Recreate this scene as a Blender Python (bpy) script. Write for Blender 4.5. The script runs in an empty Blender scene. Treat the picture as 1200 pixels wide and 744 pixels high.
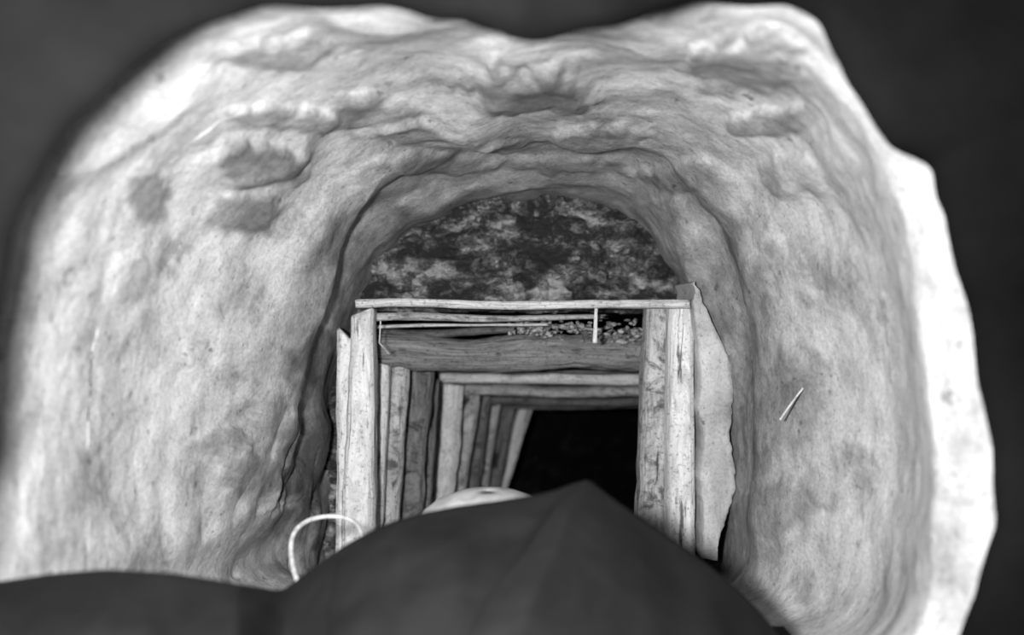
import bpy, bmesh, math, random
from mathutils import Vector, noise
random.seed(4)
F=933.33
def P(px,py,d): return Vector(((px-600)/F*d, d, (372-py)/F*d))
sc=bpy.context.scene
try:
    sc.view_settings.view_transform='Standard'
except Exception: pass

# ---------- helpers ----------
def cr(p0,p1,p2,p3,t):
    return 0.5*((2*p1)+(p2-p0)*t+(2*p0-5*p1+4*p2-p3)*t*t+(3*p1-p0-3*p2+p3)*t**3)
def closed(pts,n):
    m=len(pts); out=[]
    for i in range(n):
        s=i/n*m; k=int(s); t=s-k
        out.append(cr(pts[(k-1)%m],pts[k%m],pts[(k+1)%m],pts[(k+2)%m],t))
    return out
def fr(v,o=5,h=1.0): return noise.fractal(Vector(v),h,2.0,o)
def make(name,verts,faces,mat,uvs=None,smooth=True,parent=None,attr=None):
    me=bpy.data.meshes.new(name); me.from_pydata([tuple(v) for v in verts],[],faces)
    if uvs:
        l=me.uv_layers.new(name='UVMap')
        for lp in me.loops: l.data[lp.index].uv=uvs[lp.vertex_index]
    if attr:
        at=me.attributes.new('stone_shade','FLOAT','POINT')
        for i,a in enumerate(attr): at.data[i].value=a
    for p in me.polygons: p.use_smooth=smooth
    me.materials.append(mat)
    ob=bpy.data.objects.new(name,me); sc.collection.objects.link(ob)
    bm=bmesh.new(); bm.from_mesh(me); bmesh.ops.recalc_face_normals(bm,faces=bm.faces); bm.to_mesh(me); bm.free()
    if parent: ob.parent=parent
    return ob
def empty(name):
    e=bpy.data.objects.new(name,None); e.empty_display_size=.1; sc.collection.objects.link(e); return e

class M:
    def __init__(s,name,rough=.9):
        s.m=bpy.data.materials.new(name); s.m.use_nodes=True; s.n=s.m.node_tree.nodes; s.l=s.m.node_tree.links
        s.b=s.n['Principled BSDF']; s.b.inputs['Roughness'].default_value=rough
        s.b.inputs['Specular IOR Level'].default_value=.2
        s.tc=s.n.new('ShaderNodeTexCoord')
    def map(s,scale,uv=False,rot=0):
        mp=s.n.new('ShaderNodeMapping'); mp.inputs['Scale'].default_value=scale; mp.inputs['Rotation'].default_value=(0,0,rot)
        s.l.new(s.tc.outputs['UV' if uv else 'Object'],mp.inputs['Vector']); return mp.outputs[0]
    def noise(s,vec,scale,det=6,rough=.55,dist=0):
        t=s.n.new('ShaderNodeTexNoise'); t.inputs['Scale'].default_value=scale; t.inputs['Detail'].default_value=det
        t.inputs['Roughness'].default_value=rough; t.inputs['Distortion'].default_value=dist
        s.l.new(vec,t.inputs['Vector']); return t.outputs['Fac']
    def ramp(s,f,stops):
        r=s.n.new('ShaderNodeValToRGB'); e=r.color_ramp.elements
        while len(e)<len(stops): e.new(.5)
        for el,(p,v) in zip(e,stops): el.position=p; el.color=(v,v,v,1)
        s.l.new(f,r.inputs[0]); return r.outputs[0]
    def mul(s,a,b,fac=1,mode='MULTIPLY'):
        m=s.n.new('ShaderNodeMix'); m.data_type='RGBA'; m.blend_type=mode; m.inputs[0].default_value=fac
        s.l.new(a,m.inputs[6]); s.l.new(b,m.inputs[7]); return m.outputs[2]
    def math(s,op,a,b):
        m=s.n.new('ShaderNodeMath'); m.operation=op
        for i,x in enumerate((a,b)):
            if isinstance(x,(int,float)): m.inputs[i].default_value=x
            else: s.l.new(x,m.inputs[i])
        return m.outputs[0]
    def col(s,c): s.l.new(c,s.b.inputs['Base Color'])
    def bump(s,h,st,dist=.01,prev=None):
        b=s.n.new('ShaderNodeBump'); b.inputs['Strength'].default_value=st; b.inputs['Distance'].default_value=dist
        s.l.new(h,b.inputs['Height'])
        if prev: s.l.new(prev,b.inputs['Normal'])
        s.l.new(b.outputs[0],s.b.inputs['Normal']); return b.outputs[0]

# clay: UV  u = around (m), v = along depth (m)
def clay_mat(name='pale_clay',base=1.0):
    k=M(name)
    st=k.noise(k.map((3.0,13,1),True,.22),2.0,8,.62,.5)
    c=k.ramp(st,[(.30,.34*base),(.5,.46*base),(.70,.56*base)])
    big=k.noise(k.map((1,1,1)),7,7,.65,.5)
    c=k.mul(c,k.ramp(big,[(.34,.5),(.45,.84),(.58,1.0)]))
    fl=k.noise(k.map((10,24,1),True,.3),5,5,.6)
    c=k.mul(c,k.ramp(fl,[(.30,.45),(.38,1.0)]))
    bl=k.noise(k.map((1,1,1)),30,6,.65)
    c=k.mul(c,k.ramp(bl,[(.30,.4),(.37,.95),(.6,1.0)]))
    gr=k.noise(k.map((1,1,1)),170,4,.7)
    c=k.mul(c,k.ramp(gr,[(.3,.72),(.55,1.0)]))
    at=k.n.new('ShaderNodeAttribute'); at.attribute_name='stone_shade'  # darkens clay for lumps, stains and the painted-in shade of deep walls
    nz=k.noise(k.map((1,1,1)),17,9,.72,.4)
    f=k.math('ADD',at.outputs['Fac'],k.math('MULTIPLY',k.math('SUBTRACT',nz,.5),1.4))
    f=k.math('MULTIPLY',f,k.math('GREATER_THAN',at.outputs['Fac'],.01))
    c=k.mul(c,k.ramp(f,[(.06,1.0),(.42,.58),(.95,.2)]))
    k.col(c)
    p=k.bump(st,.25,.006)
    p=k.bump(k.noise(k.map((1,1,1)),20,8,.6),.28,.010,p)
    p=k.bump(k.noise(k.map((1,1,1)),85,6,.7),.5,.005,p)
    return k.m
CLAY=clay_mat()
def soil_mat(name,lo,hi,thr=.55,sc_=14,bs=.8):
    k=M(name,.95)
    n=k.noise(k.map((1,1,1.9)),sc_,10,.78,.25)
    c=k.ramp(n,[(thr-.08,lo),(thr-.01,(lo+hi)*.3),(thr+.06,hi)])
    k.col(c); p=k.bump(k.noise(k.map((1,1,1)),42,8,.75),bs,.03); return k.m
SOIL=soil_mat('dark_crumbly_soil',.06,.75,.535,9,1.0)
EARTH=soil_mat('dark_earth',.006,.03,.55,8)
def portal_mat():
    k=M('shade_black_earth',1); k.b.inputs['Specular IOR Level'].default_value=0  # near-black colour stands in for the mouth wall lying out of the light
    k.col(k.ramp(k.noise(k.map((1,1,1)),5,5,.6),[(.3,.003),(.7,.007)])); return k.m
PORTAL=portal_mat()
def wood_mat(name,lo,hi,bark=.36,barkv=.25):
    k=M(name,.8)
    g=k.noise(k.map((90,5.5,1),True),1.5,9,.75,.9)
    c=k.ramp(g,[(.34,lo),(.47,(lo+hi)*.5),(.56,hi),(.8,min(1,hi*1.15))])
    pt=k.noise(k.map((26,10,1),True),2.2,10,.8,.9)
    c=k.mul(c,k.ramp(pt,[(bark-.06,barkv),(bark+.05,1.0)]))
    cr_=k.noise(k.map((140,3.5,1),True),1.3,6,.65,.5)
    c=k.mul(c,k.ramp(cr_,[(.37,.2),(.42,1.0)]))
    sp=k.noise(k.map((1,1,1)),130,4,.7)
    c=k.mul(c,k.ramp(sp,[(.34,.5),(.45,1.0)]))
    k.col(c); p=k.bump(g,.8,.007); k.bump(pt,.8,.008,p); return k.m
PALE=wood_mat('peeled_timber',.52,.9,.38,.4)
MID=wood_mat('barked_timber',.3,.62,.46,.28)
DARKW=wood_mat('weathered_timber',.09,.25,.44,.3)
LOGM=wood_mat('log_bark',.14,.36,.42,.4)

# ---------- tunnel ----------
R={}
R['A']=(.80,[(60,790),(-22,650),(-12,450),(18,270),(95,130),(285,0),(600,5),(860,-12),(1020,95),(1110,230),(1155,430),(1176,600),(1130,790),(600,860)])
R['A1']=(.87,[(95,780),(25,645),(30,450),(62,285),(135,150),(310,38),(600,28),(845,20),(980,120),(1055,245),(1088,430),(1096,600),(1036,775),(600,850)])
R['B']=(1.14,[(215,725),(180,620),(180,460),(215,320),(285,205),(420,110),(640,84),(820,98),(955,195),(1010,320),(1035,450),(1032,600),(970,745),(600,800)])
R['B2']=(1.42,[(300,690),(310,600),(340,465),(374,340),(404,262),(480,190),(640,156),(765,173),(850,246),(882,340),(896,450),(890,600),(865,700),(615,755)])
R['C']=(1.56,[(345,680),(336,592),(350,466),(380,346),(410,268),(486,203),(640,169),(766,187),(840,262),(866,350),(878,450),(874,590),(850,690),(620,745)])
R['D']=(1.72,[(390,690),(374,600),(378,470),(404,360),(440,292),(524,238),(640,216),(735,234),(795,300),(820,372),(846,450),(850,580),(828,690),(620,735)])
R['E']=(1.98,[(410,680),(390,590),(390,470),(420,375),(456,305),(530,255),(640,236),(725,255),(775,310),(810,372),(836,450),(838,560),(810,650),(620,700)])
NA=640
lipd=[.60,.58,.58,.58,.58,.60,.66,.70,.74,.76,.77,.77,.76,.66]
worldA=[P(x,y,.80) for x,y in R['A'][1]]
A0=[Vector((w.x*1.0,ld+.012,w.z*1.0)) for w,ld in zip(worldA,lipd)]
rings=[closed(A0,NA)]
for k in ['A','A1','B','B2','C','D','E']:
    d,pts=R[k]; rings.append(closed([P(x,y,d) for x,y in pts],NA))
segs=[10,18,90,86,40,40,16]
rows=[]
for i,s in enumerate(segs):
    for j in range(s):
        t=j/s
        rows.append([ (cr(rings[max(i-1,0)][a],rings[i][a],rings[i+1][a],rings[min(i+2,7)][a],t) if i in (2,3,4,5) else rings[i][a].lerp(rings[i+1][a],t)) for a in range(NA)])
rows.append(rings[-1])
def smooth01(x): x=max(0,min(1,x)); return x*x*(3-2*x)
lumps_and_shade=[(618,97,72,24,.018,.62),(325,62,60,18,.008,.3),(430,128,48,22,.010,.42),(308,190,46,26,.010,.66),(288,246,38,30,.007,.62),  # wall lumps and stains; dark values also paint in shadow patches and crevice shade
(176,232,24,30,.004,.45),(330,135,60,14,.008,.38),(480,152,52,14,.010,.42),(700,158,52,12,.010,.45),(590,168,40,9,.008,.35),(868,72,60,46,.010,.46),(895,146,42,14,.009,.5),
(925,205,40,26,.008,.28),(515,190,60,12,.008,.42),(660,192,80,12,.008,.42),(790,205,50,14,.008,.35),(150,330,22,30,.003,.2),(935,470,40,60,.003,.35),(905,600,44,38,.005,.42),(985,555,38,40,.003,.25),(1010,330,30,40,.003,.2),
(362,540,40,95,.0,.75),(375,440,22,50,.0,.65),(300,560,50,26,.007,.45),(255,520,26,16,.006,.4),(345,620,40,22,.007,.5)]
verts=[];uvs=[];faces=[];attr=[]
for ri,row in enumerate(rows):
    cx=sum(v.x for v in row)/NA; cz=sum(v.z for v in row)/NA
    for a,v in enumerate(row):
        o=Vector((v.x-cx,0,v.z-cz)); L=o.length; o/=L
        top=smooth01((o.z+.1)/.7)
        d=v.y
        ph=noise.noise(Vector((o.x*2.4,o.z*2.4,d*1.0)))*.8+noise.noise(Vector((o.x*6,o.z*6,d*3+5)))*.2
        cell=noise.noise(Vector((o.x*4+2,o.z*4,d*5)))
        disp=(abs(math.cos((d*2.9+ph*.8)*math.pi))-.6)*(.002+.012*top)*smooth01(.6+cell)
        disp+=(fr((v.x*4,v.y*4,v.z*4),3))*.012*(.5+.6*top)
        disp+=fr((o.x*14,d*20,o.z*14),4,1.0)*.0020
        b=noise.noise(Vector((v.x*7+3,v.y*5,v.z*7)))
        disp-=max(0,b-.05)**1.2*.030*top
        if o.x<-.3 and o.z<-.05:
            w=smooth01((-.05-o.z)*4)*smooth01((d-1.1)*3)
            disp-=abs(noise.noise(Vector((v.x*9,v.y*9,v.z*7))))*.035*w
            disp+=max(0,noise.noise(Vector((v.x*22,v.y*22,v.z*14)))-.25)*.05*w
        px=600+v.x/d*F; py=372-v.z/d*F
        st=.36*smooth01((d-1.15)/.35)  # shade of the deeper walls painted into the clay, stronger with depth
        if 0.83<d<1.74:
            wob=noise.noise(Vector((px*.02,py*.02,3)))*.9+noise.noise(Vector((px*.06,py*.06,9)))*.6
            for sx,sy,sw,sh,rel,dk in lumps_and_shade:
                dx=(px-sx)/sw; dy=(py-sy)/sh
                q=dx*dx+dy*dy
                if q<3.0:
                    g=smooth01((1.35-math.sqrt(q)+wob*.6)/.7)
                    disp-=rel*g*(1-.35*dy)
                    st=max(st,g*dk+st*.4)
        if o.z<-.5: disp*=.6
        if d<.80: disp*=smooth01((d-.6)/.22)
        nv=v+o*disp
        nv.y+=fr((v.x*6+9,v.z*6,d*6),3)*.016*(1 if 1<d<1.9 else .2)
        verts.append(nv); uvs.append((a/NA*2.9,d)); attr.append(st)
n=len(rows)
for r in range(n-1):
    for a in range(NA):
        b=(a+1)%NA
        faces.append((r*NA+a,r*NA+b,(r+1)*NA+b,(r+1)*NA+a))
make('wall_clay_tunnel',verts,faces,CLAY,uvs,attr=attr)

# ---------- dark near mouth ----------
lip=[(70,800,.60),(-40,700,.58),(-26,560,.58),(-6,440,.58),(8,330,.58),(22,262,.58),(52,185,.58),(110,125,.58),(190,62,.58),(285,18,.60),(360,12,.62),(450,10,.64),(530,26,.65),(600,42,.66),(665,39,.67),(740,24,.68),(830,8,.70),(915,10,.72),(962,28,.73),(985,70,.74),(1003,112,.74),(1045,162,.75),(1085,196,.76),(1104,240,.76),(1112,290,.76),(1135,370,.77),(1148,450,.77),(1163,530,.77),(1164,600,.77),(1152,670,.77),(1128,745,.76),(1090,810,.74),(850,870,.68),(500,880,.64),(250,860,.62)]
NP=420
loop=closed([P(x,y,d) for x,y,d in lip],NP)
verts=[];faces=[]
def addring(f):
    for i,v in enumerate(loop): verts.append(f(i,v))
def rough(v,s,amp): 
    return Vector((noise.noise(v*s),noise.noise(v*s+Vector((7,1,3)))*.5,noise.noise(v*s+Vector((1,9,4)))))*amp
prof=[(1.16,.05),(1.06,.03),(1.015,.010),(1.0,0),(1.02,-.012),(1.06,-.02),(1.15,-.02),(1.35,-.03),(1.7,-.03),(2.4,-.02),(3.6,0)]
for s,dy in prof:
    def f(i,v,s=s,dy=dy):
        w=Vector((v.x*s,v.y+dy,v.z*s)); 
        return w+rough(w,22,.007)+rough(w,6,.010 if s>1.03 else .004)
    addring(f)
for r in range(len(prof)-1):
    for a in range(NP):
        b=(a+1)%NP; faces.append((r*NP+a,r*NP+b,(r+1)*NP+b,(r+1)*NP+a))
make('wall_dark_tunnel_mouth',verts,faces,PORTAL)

# ---------- soil face around the first set ----------
verts=[];faces=[]
x0,x1,z0,z1=-.75,.75,-.75,.6
nx,nz=460,420
idx={}
for j in range(nz+1):
    for i in range(nx+1):
        x=x0+(x1-x0)*i/nx; z=z0+(z1-z0)*j/nz
        y=1.87+fr((x*6,z*9,2),8,.6)*.06-abs(noise.noise(Vector((x*13,z*20,5))))*.05-max(0,noise.noise(Vector((x*34,z*42,5))))*.05
        idx[i,j]=len(verts); verts.append(Vector((x,y,z)))
for j in range(nz):
    for i in range(nx):
        x=x0+(x1-x0)*(i+.5)/nx; z=z0+(z1-z0)*(j+.5)/nz
        if -.33<x<.36 and z<.012+fr((x*9,1,1),3)*.012: continue
        faces.append((idx[i,j],idx[i+1,j],idx[i+1,j+1],idx[i,j+1]))
make('wall_crumbly_soil',verts,faces,SOIL)

# ---------- timber pieces ----------
def beam(name,p0,p1,wdir,w0,w1,t0,t1,mat,rnd=.35,parent=None,seed=0,bend=.004,ragged=0,skew0=0,skew1=0,N=90,wav=1.0):
    p0=Vector(p0);p1=Vector(p1);ax=(p1-p0);L=ax.length;ax.normalize()
    wd=Vector(wdir);wd=(wd-ax*wd.dot(ax)).normalized();td=ax.cross(wd).normalized()
    K=40;verts=[];faces=[];uvs=[]
    e=2/(max(rnd,.05))
    for k in range(N+1):
        t=k/N; w=(w0+(w1-w0)*t)/2; th=(t0+(t1-t0)*t)/2
        c=p0+ax*L*t+wd*noise.noise(Vector((t*L*4,seed*3.1,0)))*bend*2+td*noise.noise(Vector((t*L*4,seed*3.1,8)))*bend*2
        w*=1+(noise.noise(Vector((t*L*7,seed,2)))*.16+noise.noise(Vector((t*L*22,seed,2)))*.09)*wav
        for a in range(K):
            an=a/K*2*math.pi; ca,sa=math.cos(an),math.sin(an)
            u=math.copysign(abs(ca)**(2/e),ca); v=math.copysign(abs(sa)**(2/e),sa)
            q=Vector((ca*1.5+seed*5,sa*1.5,t*L*9))
            dr=1+(noise.noise(q)*.10+noise.noise(Vector((ca*5+seed,sa*5,t*L*25)))*.08+noise.noise(Vector((ca*12+seed,sa*12,t*L*14)))*.08)*wav
            off=0
            if k==0: off=-ragged*abs(noise.noise(Vector((ca*3,sa*3,seed))))-skew0*u
            if k==N: off=ragged*abs(noise.noise(Vector((ca*3,sa*3,seed+4))))+skew1*u
            verts.append(c+wd*(w*u*dr)+td*(th*v*dr)+ax*off)
            uvs.append((a/K*2*(w0+t0)+seed*.37,t*L+seed*1.7))
    for k in range(N):
        for a in range(K):
            b=(a+1)%K; faces.append((k*K+a,k*K+b,(k+1)*K+b,(k+1)*K+a))
    faces.append(tuple(range(K))); faces.append(tuple(N*K+a for a in reversed(range(K))))
    return make(name,verts,faces,mat,uvs,True,parent)
X=(1,0,0);Z=(0,0,1);Y=(0,1,0)
def post(name,top,bot,d0,wpx0,wpx1,th,mat,parent,seed,d1=None,**k):
    d1=d1 or d0
    return beam(name,P(*top,d0),P(*bot,d1),X,wpx0/F*d0,wpx1/F*d1,th,th,mat,parent=parent,seed=seed,**k)

s1=empty('timber_support_frame')
post('post_left',(427,368),(420,700),1.70,26,42,.05,PALE,s1,1,rnd=.22,skew0=.010,ragged=.008,wav=.45,bend=.002)
post('post_left_outer_slab',(411,396),(408,680),1.71,28,26,.04,PALE,s1,11,rnd=.22,skew0=-.018,ragged=.010,wav=.45,bend=.002)
post('post_right',(797,352),(795,720),1.70,30,34,.05,PALE,s1,2,rnd=.22,wav=.4,bend=.002)
post('post_right_inner',(770,358),(762,700),1.74,30,42,.06,MID,s1,3,rnd=.25,wav=.6,bend=.003)
beam('lintel',P(423,357,1.68),P(801,354,1.68),Z,.017,.017,.11,.11,PALE,rnd=.3,parent=s1,seed=4,bend=.004,ragged=.012)
beam('lintel_board',P(440,374,1.76),P(700,371,1.76),Z,.018,.010,.05,.04,MID,rnd=.3,parent=s1,seed=5,bend=.006,ragged=.03)
beam('lintel_split',P(440,383,1.80),P(640,378,1.80),Z,.008,.005,.03,.02,PALE,rnd=.5,parent=s1,seed=6,bend=.006,ragged=.02)
beam('cross_log',P(436,412,1.90),P(768,413,1.90),Z,.080,.086,.080,.086,LOGM,rnd=.97,parent=s1,seed=7,bend=.007)
beam('cross_log_slab',P(436,390,1.96),P(640,388,1.96),Z,.022,.016,.05,.05,DARKW,rnd=.6,parent=s1,seed=17,bend=.007)
beam('hanging_splinter',P(698,360,1.66),P(696,402,1.66),X,.006,.010,.003,.003,PALE,rnd=.6,parent=s1,seed=8,bend=.002,N=14)
beam('hanging_sliver',P(446,376,1.66),P(444,402,1.66),X,.003,.003,.003,.003,PALE,rnd=.6,parent=s1,seed=9,bend=.003,N=14)
beam('hanging_sliver_tip',P(444,401,1.66),P(456,415,1.66),X,.003,.003,.003,.003,PALE,rnd=.6,parent=s1,seed=10,bend=.002,N=14)

s2=empty('timber_gallery_lining')
beam('lintel_second',P(514,440,2.35),P(770,443,2.35),Z,.040,.036,.10,.10,PALE,rnd=.3,parent=s2,seed=21,bend=.006,ragged=.01,wav=.6)
beam('roof_board_1',P(512,431,2.18),P(770,434,2.18),Z,.010,.010,.1,.1,DARKW,rnd=.3,parent=s2,seed=22)
beam('roof_board_2',P(516,457,2.50),P(790,458,2.50),Z,.034,.034,.12,.12,MID,rnd=.35,parent=s2,seed=23,bend=.006)
beam('roof_board_3',P(545,467,2.75),P(800,469,2.75),Z,.030,.030,.12,.12,DARKW,rnd=.35,parent=s2,seed=24,bend=.006)
beam('roof_board_4',P(580,474,3.0),P(810,475,3.0),Z,.022,.022,.12,.12,DARKW,rnd=.35,parent=s2,seed=25,bend=.006)
L=[(449,428,434,720,1.86,17,PALE),(467,428,447,710,1.92,26,MID),(491,432,468,700,2.04,34,DARKW),(509,446,486,700,2.14,16,DARKW),
   (526,452,497,690,2.38,36,PALE),(551,456,518,680,2.52,24,MID),(567,460,533,670,2.68,22,DARKW),(581,463,546,660,2.82,18,MID),(598,467,557,650,2.96,20,DARKW),(617,474,564,640,3.05,15,PALE)]
for i,(tx,ty,bx,by,d,w,m) in enumerate(L):
    post('side_plank_%d'%(i+1),(tx,ty),(bx,by),d,w,w*1.25,.035,m,s2,31+i,rnd=.25,ragged=.012,bend=.004,wav=.7)
for i in range(9):
    d=1.95+i*.17; xx=.34+(d-1.9)*.22
    beam('right_plank_%d'%(i+1),(xx,d,.0-.02*i),(xx+.03,d,-.60),Y,.15,.16,.03,.03,DARKW if i%2 else MID,rnd=.35,parent=s2,seed=60+i)
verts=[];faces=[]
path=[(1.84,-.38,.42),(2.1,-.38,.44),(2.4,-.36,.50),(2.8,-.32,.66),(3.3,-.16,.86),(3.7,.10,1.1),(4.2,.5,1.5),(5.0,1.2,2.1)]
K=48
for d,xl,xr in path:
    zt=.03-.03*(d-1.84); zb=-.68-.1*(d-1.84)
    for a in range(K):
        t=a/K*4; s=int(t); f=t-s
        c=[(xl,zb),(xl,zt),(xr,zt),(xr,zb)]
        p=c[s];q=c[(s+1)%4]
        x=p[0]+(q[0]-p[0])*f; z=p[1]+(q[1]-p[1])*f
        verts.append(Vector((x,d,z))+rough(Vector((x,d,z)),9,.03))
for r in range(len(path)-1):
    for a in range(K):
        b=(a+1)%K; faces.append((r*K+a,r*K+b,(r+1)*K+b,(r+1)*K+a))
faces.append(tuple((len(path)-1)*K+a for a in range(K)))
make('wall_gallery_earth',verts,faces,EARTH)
verts=[];faces=[]
for c in range(220):
    x=random.uniform(596,754); 
    ctr=P(x,random.gauss(385,6)+ (5 if x>690 else 0),random.uniform(1.82,1.90)); r=random.uniform(.0015,.0065)
    bm=bmesh.new(); bmesh.ops.create_icosphere(bm,subdivisions=2,radius=r)
    o=len(verts); sx,sz=random.uniform(.6,1.9),random.uniform(.5,1.1)
    for v in bm.verts: 
        q=v.co*(1+noise.noise(v.co*200+ctr*30)*.9); verts.append(ctr+Vector((q.x*sx,q.y,q.z*sz)))
    for f in bm.faces: faces.append(tuple(o+v.index for v in f.verts))
    bm.free()
make('soil_crumbs',verts,faces,soil_mat('crumb_soil',.1,.7,.5,40),smooth=False)

# ---------- flat pale slab right of the posts ----------
out=[(812,330),(817,338),(828,362),(838,384),(849,408),(858,428),(860,470),(855,505),(861,540),(862,575),(855,600),(840,640),(832,656),(823,654),(825,600),(820,560),(826,515),(819,480),(822,440),(818,400),(812,360)]
pts=[P(x,y,1.64) for x,y in out]; LN=220
lp=[]
m_=len(pts)
for i in range(LN):
    s=i/LN*m_; k_=int(s); lp.append(pts[k_].lerp(pts[(k_+1)%m_],s-k_))
verts=[];faces=[]
def cen(i):
    py=372-lp[i].z/1.64*F
    t=smooth01((py-330)/110)
    return P(813+27*t,372,1.64).x
sl=[(1.0,.16),(1.0,.03),(1.0,.004),(.94,0),(.7,-.003),(.35,-.004),(0,-.004)]
for s,dy in sl:
    for i,v in enumerate(lp):
        zc=v.z
        cxx=cen(i)
        w=Vector((cxx+(v.x-cxx)*s, v.y+dy, zc))
        w.y+=noise.noise(w*9)*.010+noise.noise(w*45)*.003
        w.x+=(noise.noise(Vector((3,w.z*30,1)))*.006+noise.noise(Vector((3,w.z*80,1)))*.003)*s
        verts.append(w)
for r in range(len(sl)-1):
    for a in range(LN):
        b=(a+1)%LN; faces.append((r*LN+a,r*LN+b,(r+1)*LN+b,(r+1)*LN+a))
make('rock_slab',verts,faces,clay_mat('slab_rock',1.15),[(v.z*1.0+4,v.x*1.0) for v in verts])

# ---------- dark tarpaulin over the load in the foreground ----------
prof=[(-420,760),(-250,715),(-100,690),(0,681),(60,672),(125,667),(200,671),(270,682),(330,693),(352,676),(380,655),(410,635),(450,614),(490,602),(535,593),(580,587),(620,581),(650,574),(672,566),(690,561),(706,574),(730,592),(760,612),(795,636),(830,661),(862,688),(890,716),(915,746),(950,790),(1000,840)]
def prf(x):
    for (a,b),(c,d) in zip(prof,prof[1:]):
        if a<=x<=c: return b+(d-b)*(x-a)/(c-a)
    return prof[0][1] if x<prof[0][0] else prof[-1][1]
def prs(x,w=9): return (prf(x-w)+2*prf(x)+prf(x+w))/4
verts=[];faces=[]
NX=320
rowsT=[-.3,-.22,-.14,-.08,-.03,0]+[i/60*1.5 for i in range(1,61)]
for t in rowsT:
    for i in range(NX+1):
        x=-60+1040*i/NX
        tt=max(t,0)
        py=prs(x, 9 if abs(x-690)>40 else 4)
        d=.93 if x>340 else .93-.12*min(1,(340-x)/60)
        dd=d-.38*tt*(1-.15*tt)
        xs=x-(95*tt)*math.exp(-((x-690)/260)**2)
        v=P(xs,py,d); 
        v2=P(xs,py+ (150*tt+70*tt*tt)*(1 if 400<x else .8),dd)
        if t>=0: w=v2
        else: w=Vector((v.x, d-t*.6, v.z-(-t)**1.3*1.3))
        fold=0
        fold+=noise.noise(Vector((xs*.012,tt*2.2,1)))*.012+noise.noise(Vector((xs*.03+tt*2,tt*3,4)))*.005
        g=math.exp(-((x-640+40*tt)/30)**2)
        w.z+=(fold-.012*g)*min(1,abs(t)*5)
        sx=x-(690-70*math.sin(min(1.2,tt)*1.6))
        w.z+=.0030*math.exp(-(sx/4)**2)*min(1,tt*4)
        if w.z<-.43: w.z=-.43
        verts.append(w)
m=NX+1
for r in range(len(rowsT)-1):
    for i in range(NX):
        faces.append((r*m+i,r*m+i+1,(r+1)*m+i+1,(r+1)*m+i))
k=M('black_canvas',.75)
k.col(k.ramp(k.noise(k.map((1,1,1)),14,5,.6,.5),[(.3,.008),(.7,.014)]))
k.b.inputs['Specular IOR Level'].default_value=.08
k.bump(k.noise(k.map((1,1,1)),300,3,.6),.2,.002)
tarp=make('canvas_tarpaulin',verts,faces,k.m)

# ---------- pale basin behind the tarpaulin ----------
def lathe(name,prof,ctr,mat,tilt,parent=None,K=72):
    verts=[];faces=[]
    c,s=math.cos(tilt),math.sin(tilt)
    for r,z in prof:
        for a in range(K):
            an=a/K*2*math.pi; x=r*math.cos(an); y=r*math.sin(an)
            verts.append(Vector(ctr)+Vector((x,y*c-z*s,y*s+z*c)))
    for r in range(len(prof)-1):
        for a in range(K):
            b=(a+1)%K; faces.append((r*K+a,r*K+b,(r+1)*K+b,(r+1)*K+a))
    return make(name,verts,faces,mat)
k=M('pale_enamel',.6); k.col(k.ramp(k.noise(k.map((1,1,1)),25,5,.6),[(.35,.30),(.6,.48)]))
c=P(572,640,1.20)
pr=[(.126,-.015),(.130,-.012),(.129,-.007),(.120,-.006),(.118,.012),(.110,.034),(.098,.052),(.080,.066),(.05,.078),(.025,.083),(.0001,.084),(.0001,.079),(.05,.074),(.105,.03),(.114,-.006),(.124,-.015),(.126,-.015)]
lathe('enamel_basin',pr,c,k.m,math.radians(2))

# ---------- rope loop ----------
def curve(name,pts,r,mat,cyc=False):
    cu=bpy.data.curves.new(name,'CURVE'); cu.dimensions='3D'; cu.bevel_depth=r; cu.bevel_resolution=4; cu.resolution_u=16
    sp=cu.splines.new('NURBS'); sp.points.add(len(pts)-1); sp.order_u=4; sp.use_endpoint_u=True; sp.use_cyclic_u=cyc
    for q,p in zip(sp.points,pts): q.co=(*p,1)
    cu.materials.append(mat); ob=bpy.data.objects.new(name,cu); sc.collection.objects.link(ob); return ob
k=M('pale_rope',.8); k.col(k.ramp(k.noise(k.map((1,1,1)),90,3,.6),[(.35,.3),(.6,.5)]))
rp=[(352,690,1.05),(343,668,1.08),(339,640,1.12),(345,620,1.15),(362,608,1.18),(385,604,1.2),(408,606,1.2),(421,616,1.18),(426,632,1.15),(420,655,1.1),(400,690,1.06)]
curve('rope_loop',[P(*q) for q in rp],.0034,k.m)
k2=M('pale_root',.8); k2.col(k2.ramp(k2.noise(k2.map((1,1,1)),60,3,.6),[(.35,.3),(.6,.55)]))
curve('root_stub',[P(941,455,1.31),P(932,466,1.305),P(922,480,1.30),P(914,492,1.30)],.0016,k2.m)

# ---------- light ----------
def pt(name,loc,e,r):
    l=bpy.data.lights.new(name,'POINT'); l.energy=e; l.shadow_soft_size=r; l.color=(1,1,1)
    o=bpy.data.objects.new(name,l); o.location=loc; sc.collection.objects.link(o)
pt('flash_lamp',(-.13,.12,.03),122,.03)
w=bpy.data.worlds.new('World'); sc.world=w; w.use_nodes=True
w.node_tree.nodes['Background'].inputs[0].default_value=(.02,.02,.02,1); w.node_tree.nodes['Background'].inputs[1].default_value=.5

cam=bpy.data.cameras.new('Camera'); cam.lens=28; cam.sensor_width=36; cam.clip_start=.01
cam.dof.use_dof=True; cam.dof.focus_distance=1.5; cam.dof.aperture_fstop=1.7
co=bpy.data.objects.new('Camera',cam); co.rotation_euler=(math.pi/2,0,0); sc.collection.objects.link(co); sc.camera=co
